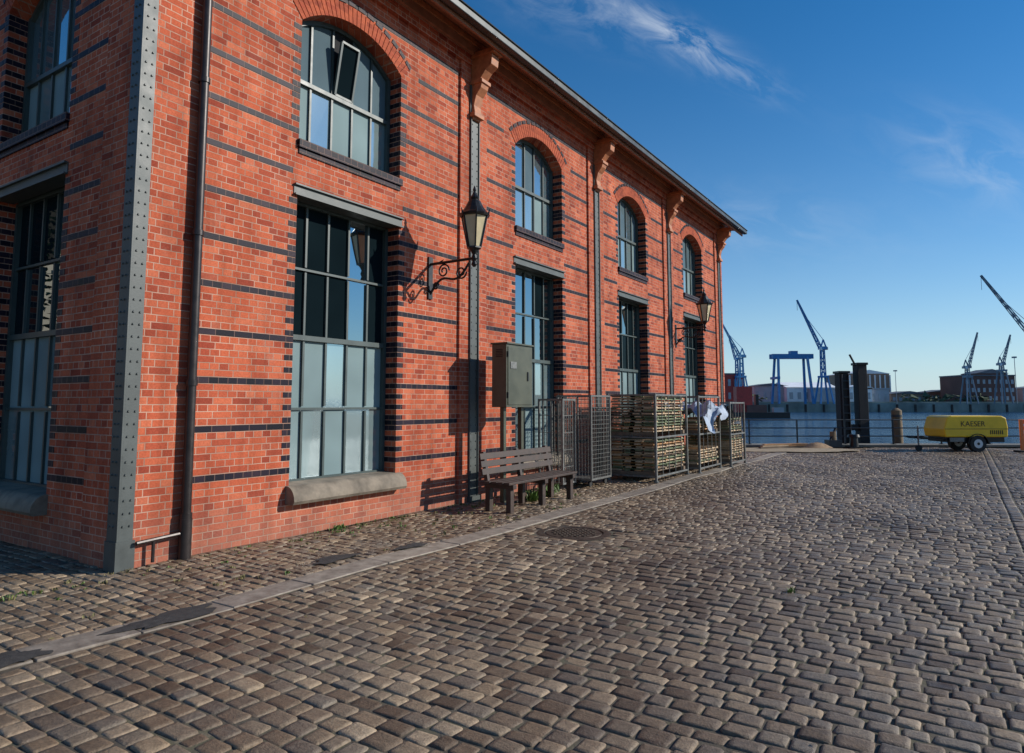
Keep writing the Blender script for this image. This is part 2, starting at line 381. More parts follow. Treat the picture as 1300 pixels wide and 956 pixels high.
# ------------------------------------------------------------------ brick building
BLD=empty('brick_warehouse',(-7,14.5,0))
wall=MB();dark=MB();arch=MB();frm=MB();gl=MB();stl=MB();sil=MB()
ALL=(wall,dark,arch,frm,gl,stl,sil)
def setT(T):
    for m in ALL: m.T=T
front=lambda p:Vector((p[1],p[0],p[2]))            # local (u along, d outward, z)
side=lambda p:Vector((-p[0],Y0-p[1],p[2]))
TH=.4;RC=.28
SL,SP,RISE=.62,6.93,.38
BAND0=10
def arcz(u,a,b):
    w=(b-a)/2;c=(a+b)/2;Rr=(w*w+RISE*RISE)/(2*RISE);return SP+math.sqrt(max(0,Rr*Rr-(u-c)**2))-(Rr-RISE)
def window(a,b,openpane=False,sill_low=True):
    B=wall;br=M['brick']
    B.box(a,b,-TH,0,0,SL,br)
    B.box(a,b,-TH,0,4.62,5.13,br)
    n=14
    for i in range(n):
        u0=a+(b-a)*i/n;u1=a+(b-a)*(i+1)/n;z0=arcz(u0,a,b);z1=arcz(u1,a,b)
        B.add([(u0,0,z0),(u1,0,z1),(u1,0,ZT),(u0,0,ZT),(u0,-TH,z0),(u1,-TH,z1),(u1,-TH,ZT),(u0,-TH,ZT)],[(0,1,2,3),(4,7,6,5),(0,4,5,1)],br)
    w=(b-a)/2;c=(a+b)/2;Rr=(w*w+RISE*RISE)/(2*RISE);cz=SP+RISE-Rr;al=math.asin(w/Rr)
    def ring(r0,r1,nn,m,d,ex=0.0,gap=.12,alt=None):
        A=al+ex
        for i in range(nn):
            t0=-A+2*A*(i+gap/2)/nn;t1=-A+2*A*(i+1-gap/2)/nn
            mm=alt if (alt and i%2) else m
            q=[(c+r*math.sin(t),cz+r*math.cos(t)) for r,t in((r0,t0),(r0,t1),(r1,t1),(r1,t0))]
            arch.add([(x,d,z) for x,z in q]+[(x,-.10,z) for x,z in q],[(0,1,2,3),(7,6,5,4),(0,4,5,1),(1,5,6,2),(2,6,7,3),(3,7,4,0)],mm)
    ring(Rr-.001,Rr+.25,28,M['arch'],.012,0,.14,M['arch'])
    ring(Rr+.262,Rr+.335,14,M['dbrick'],.014,.02,.25)
    kmax=int(SP/CH)
    for k in range(9,kmax):
        z0=k*CH;z1=z0+CH
        if 4.5<z0<5.2: continue
        if (k-BAND0)%7==0: continue
        if k%2: continue
        L=.13
        dark.box(b+.0,b+L,-.02,.004,z0+.006,z1-.006,M['dbrick'])
        dark.box(a-L,a-.0,-.02,.004,z0+.006,z1-.006,M['dbrick'])
        dark.box(b-.004,b+.0,-RC+.03,.0,z0+.006,z1-.006,M['dbrick'])
        dark.box(a,a+.004,-RC+.03,.0,z0+.006,z1-.006,M['dbrick'])
    dark.box(a-.02,b+.02,-RC,.05,5.13,5.24,M['dbrick'])
    dark.box(a,b,-.02,.02,5.05,5.127,M['dbrick'])
    stl.box(a-.06,b+.06,-.20,.012,4.47,4.617,M['steel'])
    stl.box(a-.06,b+.06,.012,.05,4.60,4.622,M['steel']);stl.box(a-.06,b+.06,.012,.05,4.465,4.487,M['steel'])
    if sill_low:
        n=10;pts=[]
        for i in range(n+1):
            t=math.pi/2*i/n
            pts.append((.02+.16*math.sin(t),SL+.03-.19*(1-math.cos(t))))
        pts.append((.15,SL-.2));pts.append((-RC+.02,SL-.2));pts.append((-RC+.02,SL+.05))
        m=len(pts);vs=[(a-.05,d,z) for d,z in pts]+[(b+.07,d,z) for d,z in pts]
        sil.add(vs,[(i,(i+1)%m,m+(i+1)%m,m+i) for i in range(m)]+[tuple(range(m)),tuple(range(2*m-1,m-1,-1))],M['sill'])
    d=-RC;nc=5;cw=(b-a)/nc
    fr=M['frame']
    zs=[SL+.04,1.63,2.60,3.55,4.47]
    frm.box(a,a+.06,d-.03,d+.05,zs[0],zs[-1],fr);frm.box(b-.06,b,d-.03,d+.05,zs[0],zs[-1],fr)
    for i,z in enumerate(zs):
        t=.035 if i in(0,2,4) else .016
        frm.box(a+.06,b-.06,d-.025,d+(.045 if i in (0,2,4) else .025),z-t,z+t,fr)
    for i in range(1,nc):
        t=.017
        for k in range(4): frm.box(a+cw*i-t,a+cw*i+t,d-.02,d+.02,zs[k]+.036,zs[k+1]-.036,fr)
    for k in range(4):
        for i in range(nc):
            mm=M['gfrost'] if k<2 else M['gdark']
            e=[random.uniform(-.003,.003) for _ in range(2)]
            y=d-.012
            gl.add([(a+cw*i,y+e[0],zs[k]),(a+cw*(i+1),y+e[1],zs[k]),(a+cw*(i+1),y-e[0],zs[k+1]),(a+cw*i,y-e[1],zs[k+1])],[(0,1,2,3)],mm)
    zb=5.24;zm=6.2
    frm.box(a,a+.06,d-.03,d+.05,zb,SP+.02,fr);frm.box(b-.06,b,d-.03,d+.05,zb,SP+.02,fr)
    frm.box(a+.06,b-.06,d-.03,d+.05,zb,zb+.06,fr);frm.box(a+.06,b-.06,d-.025,d+.045,zm-.03,zm+.03,fr)
    n=14
    for i in range(n):
        u0=a+(b-a)*i/n;u1=a+(b-a)*(i+1)/n
        frm.beam((u0,d,arcz(u0,a,b)-.03),(u1,d,arcz(u1,a,b)-.03),.08,.07,fr)
    for i in range(1,nc):
        u=a+cw*i;frm.box(u-.017,u+.017,d-.02,d+.02,zb+.06,zm-.03,fr);frm.box(u-.017,u+.017,d-.02,d+.02,zm+.03,arcz(u,a,b)-.03,fr)
    for i in range(nc):
        u0=a+cw*i;u1=u0+cw;y=d-.012;e=random.uniform(-.003,.003)
        gl.add([(u0,y+e,zb),(u1,y-e,zb),(u1,y,zm),(u0,y,zm)],[(0,1,2,3)],M['gfrost'])
        e=random.uniform(-.003,.003)
        op=openpane and i==2
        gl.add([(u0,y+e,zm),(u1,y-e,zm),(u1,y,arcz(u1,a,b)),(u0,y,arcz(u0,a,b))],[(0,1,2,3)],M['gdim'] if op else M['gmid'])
        if op:
            h=.82
            p=[(u0+.03,d+.03,zm+.05),(u1-.03,d+.03,zm+.05),(u1-.03,d+.17,zm+h),(u0+.03,d+.17,zm+h)]
            for q,r_ in((0,1),(1,2),(2,3),(3,0)): frm.beam(p[q],p[r_],.04,.035,fr)
            gl.add([(x,yy-.01,z) for x,yy,z in p],[(0,1,2,3)],M['gdark'])
def facade(T,segs,cols,u_start,u_end,openi=None):
    setT(T)
    cur=u_start
    for i,(a,b) in enumerate(segs):
        wall.box(cur,a,-TH,0,0,ZT,M['brick']);window(a,b,i==openi);cur=b
    wall.box(cur,u_end,-TH,0,0,ZT,M['brick'])
    pro=[]
    for c in cols: pro.append((c-.40,c+.40))
    pro[0]=(cols[0],cols[0]+.72)
    pro[-1]=(cols[-1]-.4,min(cols[-1]+.4,u_end)) 
    for (p0,p1) in pro:
        wall.box(p0+(.003 if p0==cols[0] else 0),p1,.0005,.045,0,ZT-.5,M['brick'])
    wall.box(u_start if T is side else u_start+.003,u_end,.0005,.075,ZT-.498,ZT-.03,M['brick'])
    wall.box(u_start if T is side else u_start+.003,u_end,.076,.10,ZT-.34,ZT-.03,M['brick'])
    for j in range(len(segs)):
        l=pro[j][1];r=pro[j+1][0];a,b=segs[j]
        k=BAND0
        while k*CH<ZT-.6:
            z0=k*CH+.005;z1=z0+CH-.01
            if z1<4.45 or z0>5.26:
                if z1<SP-.02:
                    dark.box(l,a-.0,-.02,.005,z0,z1,M['dbrick']);dark.box(b,r,-.02,.005,z0,z1,M['dbrick'])
                    dark.box(b-.005,b,-RC+.03,0,z0,z1,M['dbrick'])
                    dark.box(a,a+.005,-RC+.03,0,z0,z1,M['dbrick'])
                elif z0>SP and z0<SP+.3:
                    dark.box(l,a-.42,-.02,.005,z0,z1,M['dbrick']);dark.box(b+.42,r,-.02,.005,z0,z1,M['dbrick'])
                elif z0>=SP+.3:
                    dark.box(l,r,-.02,.005,z0,z1,M['dbrick'])
            else:
                dark.box(l,a-.08,-.02,.005,z0,z1,M['dbrick']);dark.box(b+.08,r,-.02,.005,z0,z1,M['dbrick'])
            k+=7
FW=[(5.86,7.84),(11.2,13.12),(16.1,18.0),(21.08,23.0)]
FC=[Y0,9.75,14.75,19.68,24.8]
facade(front,FW,FC,Y0,Y1,0)
SW=[(1.68,3.66),(5.9,7.9),(9.9,11.9)]
SC=[0,4.78,8.9,13.2]
SP=7.18
facade(side,SW,SC,.4,BW)
SP=6.93
setT(None)
wall.box(-BW,-.4,Y1-TH,Y1,0,ZT,M['brick']);wall.box(-BW,-BW+TH,Y0+TH,Y1-TH,0,ZT,M['brick'])
for y in(Y0+.003,Y1-TH):
    wall.add([(-BW,y,ZT),(0,y,ZT),(-7,y,10.5),(-BW,y+TH-.006,ZT),(0,y+TH-.006,ZT),(-7,y+TH-.006,10.5)],[(0,1,2),(5,4,3),(0,2,5,3),(1,4,5,2),(0,3,4,1)],M['brick'])
wall.obj('walls',BLD);dark.obj('dark_brick_bands',BLD);arch.obj('window_arches',BLD,bevel=.003)
frm.obj('window_frames',BLD);gl.obj('window_panes',BLD);sil.obj('stone_sills',BLD,True)
def column(T,c,w,top,d0=.046,edge=False):
    stl.T=T
    a,b=(c-w/2,c+w/2)
    stl.box(a,b,d0,d0+.012,0,top,M['steel'])
    stl.box(a,a+.018,d0+.012,d0+.035,0,top,M['steel']);stl.box(b-.018,b,d0+.012,d0+.035,0,top,M['steel'])
    stl.box(a-.02,b+.02,d0,d0+.06,0,.10,M['steel'])
def rivets(T,us,d,z0,z1,step):
    k=z0;stl.T=T
    while k<z1:
        for u in us: stl.cyl((u,d,k),(u,d+.014,k),.016,.009,M['steel'],6)
        k+=step
for c in FC[1:]:
    column(front,c,.26,6.95);rivets(front,(c-.075,c+.075),.058,.2,6.9,.14)
    stl.box(c-.15,c+.15,.046,.075,6.95,7.5,M['steel'])
for c in SC[1:]:
    column(side,c,.26,6.95)
stl.T=None
stl.box(-.13,.072,Y0-.072,Y0-.052,0,ZT-.55,M['steel']);stl.box(.052,.072,Y0-.0515,Y0+.09,0,ZT-.55,M['steel'])
stl.box(-.14,.085,Y0-.085,Y0+.11,0,.3,M['steel'])
k=.45
while k<7.8:
    for dd in(.02,.09):
        stl.cyl((.072,Y0+dd-.04,k),(.086,Y0+dd-.04,k),.014,.008,M['steel'],6);stl.cyl((-dd+.01,Y0-.072,k),(-dd+.01,Y0-.086,k),.014,.008,M['steel'],6)
    k+=.13
stl.obj('steel_columns',BLD)
cb=MB()
for c in FC[1:]:
    pr=[(.05,6.86),(.10,6.86),(.14,7.0),(.12,7.12),(.17,7.3),(.27,7.42),(.30,7.52),(.27,7.6),(.37,7.72),(.50,7.80),(.52,7.98),(.05,8.14)]
    m=len(pr);h=.11
    vs=[(x,c-h,z) for x,z in pr]+[(x,c+h,z) for x,z in pr]
    cb.add(vs,[(i,(i+1)%m,m+(i+1)%m,m+i) for i in range(m)]+[tuple(range(m)),tuple(range(2*m-1,m-1,-1))],M['corbel'])
    cb.box(.05,.17,c-.15,c+.15,6.9,6.98,M['corbel']);cb.box(.05,.32,c-.14,c+.14,7.50,7.57,M['corbel'])
    cb.box(.05,.58,c-.15,c+.15,8.0,8.09,M['corbel'])
cb.obj('roof_brackets',BLD,bevel=.008)
rf=MB()
ya,yb=Y0-.8,26.05
def roofslab(x0,z0,x1,z1,t,m,y0=ya,y1=yb):
    rf.add([(x0,y0,z0),(x1,y0,z1),(x1,y1,z1),(x0,y1,z0),(x0,y0,z0+t),(x1,y0,z1+t),(x1,y1,z1+t),(x0,y1,z0+t)],[(0,3,2,1),(4,5,6,7),(0,1,5,4),(1,2,6,5),(2,3,7,6),(3,0,4,7)],m)
sl=(10.55-8.36)/7
roofslab(.64,8.37-.64*sl,-7,10.55,.05,M['soffit']);roofslab(-BW-.64,8.37-.64*sl,-7,10.55,.05,M['soffit'])
roofslab(.66,8.37-.66*sl+.052,-7,10.604,.07,M['roof'],ya-.02,yb+.02);roofslab(-BW-.66,8.37-.66*sl+.052,-7,10.604,.07,M['roof'],ya-.02,yb+.02)
rf.box(.103,.17,Y0,Y1,8.05,8.3,M['soffit'])
rf.box(.172,.21,Y0,Y1,8.2,8.29,M['corbel'])
rf.box(.60,.64,ya,yb,8.02,8.16,M['soffit'])
rf.obj('roof',BLD)
g=MB()
g.box(.665,.80,ya-.02,yb+.02,8.08,8.20,M['gutter']);g.box(.66,.83,ya-.02,yb+.02,8.2,8.225,M['gutter'])
g.obj('gutter',BLD,bevel=.02)
p=MB();py=4.40;px=.125
p.cyl((px,py,.42),(px,py,8.0),.052,.052,M['pipe'],14);p.cyl((px,py,.0),(px,py,.45),.068,.068,M['pipe'],14)
for z in(.45,1.9,3.6,5.4,7.1): p.cyl((px,py,z),(px,py,z+.06),.064,.064,M['pipe'],14);p.box(.045,px,py-.02,py+.02,z+.01,z+.05,M['pipe'])
p.path([(px,py,8.0),(.4,py,8.1),(.7,py,8.12)],.05,M['pipe'])
p.path([(px,py,.30),(px,Y0+.1,.27)],.022,M['pipe']);p.path([(px,Y0+.28,.285),(px,Y0+.28,.05)],.018,M['pipe'])
p.obj('downpipe',BLD,True)

# ------------------------------------------------------------------ wall lanterns
def lantern(y):
    e=empty('wall_lantern',(0.05,y,4));b=MB();k=M['black'];X=.92
    b.box(.0,.03,y-.05,y+.05,3.42,4.12,k)
    b.path([(.02,y,4.0),(X,y,4.0)],.024,k)
    pts=[]
    for i in range(26):
        t=i/25;pts.append((.02+.80*t,y,3.5+.44*t+.10*math.sin(t*math.pi*2)))
    b.path(pts,.02,k,6)
    for cx,cz,r0,turn,sg in((.30,3.86,.12,1.6,1),(.66,3.80,.11,1.6,-1),(.14,3.62,.07,1.3,1)):
        pts=[]
        for i in range(30):
            t=i/29;r=r0*(1-.75*t);a=sg*t*turn*2*math.pi
            pts.append((cx+r*math.cos(a),y,cz+r*math.sin(a)))
        b.path(pts,.014,k,6)
    b.cyl((.2,y,4.0),(.3,y,4.05),.02,.005,k)
    b.lathe((X,y,0),[(.02,3.86),(.05,3.9),(.03,3.95),(.05,4.0),(.03,4.06),(.06,4.12),(.10,4.16)],k,12)
    n=6;r0,r1,z0,z1=.11,.215,4.17,4.68
    for i in range(n):
        t=2*math.pi*i/n+.26
        b.beam((X+r0*math.cos(t),y+r0*math.sin(t),z0),(X+r1*math.cos(t),y+r1*math.sin(t),z1),.022,.022,k)
    b.lathe((X,y,0),[(r0+.012,4.155),(r0+.012,4.18)],k,6,.26)
    b.lathe((X,y,0),[(r1+.02,4.67),(r1+.035,4.70),(r1-.01,4.74),(.15,4.82),(.10,4.92),(.06,4.95),(.075,4.98),(.04,5.03),(.02,5.08),(.03,5.11),(.004,5.18)],k,12,.26)
    for i in range(n):
        t=2*math.pi*i/n+.26;b.cyl((X+(r1+.02)*math.cos(t),y+(r1+.02)*math.sin(t),4.69),(X+(r1+.05)*math.cos(t),y+(r1+.05)*math.sin(t),4.78),.02,.004,k,6)
    b.obj('iron_bracket_and_frame',e)
    g=MB();g.lathe((X,y,0),[(r0-.006,4.182),(r1-.008,4.665)],M['lampglass'],6,.26);g.obj('glass',e)
lantern(8.59);lantern(20.25)

# ------------------------------------------------------------------ electric cabinet
e=empty('electrical_cabinet',(.66,10.05,0));b=MB();o=M['olive']
b.box(.52,.82,9.66,10.50,1.64,2.72,o);b.box(.50,.85,9.64,10.52,2.722,2.75,o)
b.box(.822,.834,9.70,10.46,1.68,2.68,o)
b.box(.835,.85,10.30,10.34,2.1,2.26,M['black']);b.box(.835,.845,9.76,9.95,2.3,2.42,M['galv'])
for z in(1.8,2.5): b.cyl((.835,9.69,z),(.835,9.69,z+.1),.012,.012,M['black'],8)
for i in range(5): b.box(.60,.74,9.652,9.66,2.50+i*.03,2.515+i*.03,M['black'])
b.obj('box',e,bevel=.008)
b=MB()
for y in(9.80,10.36): b.box(.62,.70,y-.04,y+.04,0,1.64,o)
b.box(.56,.76,9.7,10.46,-.02,.03,M['galv']);b.box(.64,.68,9.84,10.32,.5,.56,o);b.obj('posts',e,bevel=.005)

# ------------------------------------------------------------------ bench
e=empty('park_bench',(1.05,10.15,0));b=MB();w=M['bench']
ya_,yb_=8.96,11.2
for i in range(4): x=.86+i*.125;b.box(x,x+.11,ya_+random.uniform(-.01,.01),yb_+random.uniform(-.01,.01),.43,.47,w)
b.obj('seat',e,bevel=.006)
b=MB()
for i in range(3):
    z=.56+i*.12;x=.815-i*.022;b.beam((x,ya_,z+.05),(x,yb_,z+.05),.035,.10,w,up=(-.18,0,1))
b.obj('backrest',e,bevel=.006)
for n_,y in enumerate((ya_+.14,(ya_+yb_)/2,yb_-.14)):
    b=MB();b.box(1.22,1.31,y-.05,y+.05,-.01,.36,w);b.box(.82,.91,y-.05,y+.05,-.01,.36,w);b.box(.80,1.36,y-.05,y+.05,.36,.428,w)
    b.beam((.84,y,.40),(.735,y,.92),.07,.07,w);b.obj('leg_%d'%(n_+1),e,bevel=.006)

# ------------------------------------------------------------------ roll cage
def meshpanel(b,p0,du,dv,nu,nv,t,m):
    p0=Vector(p0);du=Vector(du);dv=Vector(dv)
    for i in range(1,nu): b.beam(p0+du*i/nu,p0+du*i/nu+dv,t,t,m)
    for j in range(1,nv): b.beam(p0+dv*j/nv,p0+dv*j/nv+du,t*.9,t*.9,m)
def cage(x0,x1,y0,y1,z0,z1,m,nu,nv,b,panels='fblr',t=.007,ft=.035):
    for x in(x0,x1):
        for y in(y0,y1): b.box(x-ft/2,x+ft/2,y-ft/2,y+ft/2,z0,z1,m)
    for z in(z0+.02,z1-.02):
        for y in(y0,y1): b.box(x0+ft/2,x1-ft/2,y-ft/2.2,y+ft/2.2,z-.018,z+.018,m)
        for x in(x0,x1): b.box(x-ft/2.2,x+ft/2.2,y0+ft/2,y1-ft/2,z-.018,z+.018,m)
    H=z1-z0
    if 'f' in panels: meshpanel(b,(x1,y0,z0),(0,y1-y0,0),(0,0,H),nu,nv,t,m)
    if 'b' in panels: meshpanel(b,(x0,y0,z0),(0,y1-y0,0),(0,0,H),nu,nv,t,m)
    if 'l' in panels: meshpanel(b,(x0,y0,z0),(x1-x0,0,0),(0,0,H),nu,nv,t,m)
    if 'r' in panels: meshpanel(b,(x0,y1,z0),(x1-x0,0,0),(0,0,H),nu,nv,t,m)
e=empty('mesh_roll_cage',(.5,13.1,0));b=MB();gm_=M['galv']
cage(.12,.90,12.66,13.55,.14,1.88,gm_,11,20,b,t=.008)
b.box(.12,.90,12.66,13.55,.13,.16,gm_)
for x in(.2,.82):
    for y in(12.75,13.45): b.cyl((x-.02,y,.06),(x+.02,y,.06),.06,.06,M['rubber'],12);b.box(x-.03,x+.03,y-.02,y+.02,.1,.13,gm_)
b.obj('cage',e)
e=empty('steel_gate_panel',(.35,12.3,0));b=MB()
cage(.06,.60,12.0,12.5,.1,1.80,gm_,6,5,b,'lf',.012,.04);b.obj('bars',e)

# ------------------------------------------------------------------ timber stacks
def stack(name,x0,x1,y0,y1,tiers,frame_h,seed):
    random.seed(seed)
    e=empty(name,((x0+x1)/2,(y0+y1)/2,0));b=MB()
    for (z0,z1) in tiers:
        b.box(x0+.03,x1-.03,y0+.05,y0+.17,z0-.09,z0-.005,M['wood4']);b.box(x0+.03,x1-.03,y1-.17,y1-.05,z0-.09,z0-.005,M['wood4'])
        z=z0
        while z<z1:
            j=random.uniform(-.03,.03);k=random.uniform(-.03,.03)
            pal=[M['wood1'],M['wood1'],M['wood1'],M['wood2'],M['wood3'],M['wood4']]
            for xa,xb in((x0+.05,x0+.30),(x0+.36,x0+.62),(x1-.62,x1-.36),(x1-.30,x1-.05)):
                if xb-xa>0: b.box(xa+j,xb+j,y0+.06+k,y1-.06+k,z,z+.026,random.choice(pal))
            for f in(.02,.33,.66,.95):
                yy=y0+.08+(y1-y0-.28)*f+k;b.box(x0+.04+j,x1-.02+j,yy,yy+.07,z+.0265,z+.052,random.choice(pal))
            z+=.064
    b.obj('boards',e)
    b=MB();m=M['galv']
    for x in(x0,x1):
        for y in(y0,y1):
            b.box(x-.025,x+.025,y-.025,y+.025,0,frame_h,m);b.cyl((x,y,0),(x,y,.03),.06,.06,m,10)
    for z in(.12,frame_h/2,frame_h-.03):
        for y in(y0,y1): b.box(x0+.026,x1-.026,y-.018,y+.018,z-.02,z+.02,m)
        for x in(x0,x1): b.box(x-.018,x+.018,y0+.026,y1-.026,z-.02,z+.02,m)
    for i in range(1,5):
        y=y0+(y1-y0)*i/5;b.box(x1-.008,x1+.008,y-.008,y+.008,.14,frame_h-.05,m)
    b.obj('steel_rack',e,bevel=.004)
stack('timber_board_rack',.55,1.68,14.2,16.2,((.22,.92),(1.08,1.86)),1.92,3)
stack('timber_board_rack',.62,1.85,16.6,18.3,((.22,.55),(1.05,1.3)),1.9,4)
random.seed(11)
stack('timber_board_rack',.75,2.05,18.6,20.0,((.22,.8),(.95,1.3)),1.75,9)
b=MB();nx,ny=30,40;vs=[]
for j in range(ny+1):
    for i in range(nx+1):
        u=i/nx;v=j/ny;x=.7+1.45*u;y=17.0+2.5*v
        drop=max(0,(u-.78)/.22)
        z=1.42+.09*math.sin(v*9+u*4)+.10*math.sin(13*v+5*u)+.06*math.sin(25*u+9*v)+.25*math.sin(math.pi*v)+random.gauss(0,.012)-.5*drop*(0.5+.3*math.sin(7*v)+.2*math.sin(17*v))
        x-=drop*.12-.06*math.sin(27*v)*drop
        vs.append((x,y,z))
fs=[];
for j in range(ny):
    for i in range(nx): q=j*(nx+1)+i;fs.append((q,q+1,q+nx+2,q+nx+1))
b.add(vs[:],[f for k,f in enumerate(fs) if (k//nx)<22],M['cloth']);b.add(vs[:],[f for k,f in enumerate(fs) if (k//nx)>=22],M['cloth2'])
b.obj('tarpaulin',None,True)

# ------------------------------------------------------------------ quay, railing, water
b=MB();b.T=riv
b.box(-400,600,QF,QF+.5,-6,.02,M['quay']);b.box(-400,600,QF-.45,QF+.55,.021,.10,M['quay']);b.obj('quay_wall')
b=MB();b.T=riv
a=-2.0
while a<60:
    b.box(a-.025,a+.025,QF-.05,QF+.0,.10,1.08,M['rail']);b.box(a-.07,a+.07,QF-.09,QF+.05,.10,.12,M['rail']);a+=1.9
for z in(.42,.74,1.06): b.cyl((-3,QF-.025,z),(60,QF-.025,z),.022,.022,M['rail'],8)
b.obj('quay_railing')
wm,nt,bb=newmat('river_water')
tc=N(nt,'ShaderNodeTexCoord').outputs['Object']
bb.inputs['Roughness'].default_value=.12;bb.inputs['IOR'].default_value=1.33
h1=noise(nt,tc,1.1,3,.65);h2=noise(nt,tc,.18,2,.5)
h=mth(nt,'ADD',h1,mth(nt,'MULTIPLY',h2,2.0));bump(nt,h,1.0,.9,bb)
c=ramp(nt,noise(nt,tc,.05,2),[(.35,(.012,.04,.09)),(.7,(.03,.075,.13))]);nt.links.new(c,bb.inputs['Base Color'])
WZ=-3.8
b=MB();b.T=riv;b.add([(-2500,QF+.3,WZ),(2500,QF+.3,WZ),(2500,452,WZ),(-2500,452,WZ)],[(0,1,2,3)],wm);b.obj('river_water')
b=MB();b.T=riv
b.box(-2500,2500,450,452,-8,2.2,M['fquay']);
for i in range(-40,80): b.box(i*12.0,i*12.0+1.2,449.4,449.99,-4,1.2,M['pile'])
b.box(-2500,2500,452,460,1.0,3.0,M['fquay']);b.obj('far_quay_wall')
b=MB();b.T=riv;b.add([(-4000,455,1.6),(4000,455,1.6),(4000,6000,1.6),(-4000,6000,1.6)],[(0,1,2,3)],M['land']);b.obj('far_bank_ground')

def P(px,d): return (px-650)/871*d
def Z(py,d): return 1.7+(513-py)*d/871
def shed(name,px0,px1,pytop,d,depth,mw,mr,roof=.0,wins=0,rows=1,cols=False):
    b=MB();b.T=riv;x0,x1=P(px0,d),P(px1,d);z=Z(pytop,d);rz=z-roof
    b.box(x0,x1,d,d+depth,1.4,rz,mw)
    if roof:
        if roof<3.5:
            xm=(x0+x1)/2
            b.add([(x0-.8,d-.8,rz+.05),(x1+.8,d-.8,rz+.05),(xm,d-.8,z),(x0-.8,d+depth,rz+.05),(x1+.8,d+depth,rz+.05),(xm,d+depth,z)],[(0,1,2),(3,5,4),(0,2,5,3),(1,4,5,2),(0,3,4,1)],mr)
        else:
            ym=d+depth/2
            b.add([(x0-.8,d-.8,rz+.05),(x0-.8,d+depth+.8,rz+.05),(x0-.8,ym,z),(x1+.8,d-.8,rz+.05),(x1+.8,d+depth+.8,rz+.05),(x1+.8,ym,z)],[(0,1,2),(3,5,4),(0,2,5,3),(1,4,5,2),(0,3,4,1)],mr)
    else: b.box(x0-.5,x1+.5,d-.5,d+depth,rz+.05,rz+.9,mr)
    for r_ in range(rows):
        for i in range(wins):
            w=(x1-x0)/wins;zz=2.5+(rz-3.5)*(r_+.25)/rows;hh=(rz-3.5)/rows*.5
            b.box(x0+w*(i+.28),x0+w*(i+.72),d-.15,d-.02,zz,zz+hh,M['farwin'])
    if cols:
        for i in range(9):
            w=(x1-x0)/8;b.box(x0+w*i-.4,x0+w*i+.4,d-1.2,d-.5,2,rz-1,M['shedw'])
    return b.obj(name)
shed('shipyard_hall',1000,1062,485,470,30,M['shedw'],M['shedw'],4,6,1)
shed('dock_shed',958,1003,487,475,25,M['shedg'],M['farroof'],2,5,1)
shed('dock_shed',1030,1130,495,465,20,M['shedg'],M['shedg'],0,12,1)
shed('dock_shed',1078,1108,489,463,14,M['shedw'],M['shedw'],2,4,1)
shed('terminal_hall',1080,1131,470,520,40,M['shedb'],M['shedw'],3,0,1,True)
shed('dock_shed',1132,1180,497,480,18,M['shedb'],M['farroof'],2,6,1)
shed('dock_shed',1180,1226,495,500,18,M['dbrk'],M['farroof'],2,6,1)
shed('brick_dock_building',1226,1291,478,460,26,M['dbrk'],M['farroof'],0,9,3)
shed('brick_dock_building',1242,1282,469,466,16,M['dbrk'],M['farroof'],3,0,1)
shed('dock_shed',1300,1400,488,470,20,M['shedg'],M['farroof'],3,8,1)
shed('dock_shed',820,905,486,470,20,M['shedg'],M['farroof'],3,8,1)
shed('red_dock_hall',900,946,476,455,20,M['red'],M['farroof'],0,6,2)
b=MB();b.T=riv
b.box(P(938,260),P(1003,260),260,268,WZ,WZ+2.2,M['pile']);b.box(P(950,260),P(975,260),261,266,WZ+2.2,WZ+5,M['dbrk']);b.box(P(938,260),P(958,260),262,266,WZ+2.2,WZ+12,M['red'])
b.box(P(962,260),P(966,260),262,264,WZ+5,WZ+9,M['black']);b.box(P(985,260),P(998,260),262,264,WZ+2.2,WZ+4,M['shedg']);b.obj('moored_barge')
b=MB();b.T=riv;random.seed(3)
for i in range(420):
    x=random.choice([random.uniform(P(1125,480),P(1232,480)),random.uniform(P(780,480),P(960,480)),random.uniform(P(1290,480),P(1500,480))])
    d=random.uniform(456,462);z=random.uniform(2,7.5);s_=random.uniform(.8,2.2)
    pts=[(x+random.gauss(0,s_),d+random.gauss(0,s_),z+random.gauss(0,s_*.6)) for _ in range(4)]
    b.add(pts,[(0,1,2),(0,2,3),(0,1,3),(1,2,3)],M['fargreen'])
b.obj('distant_trees')
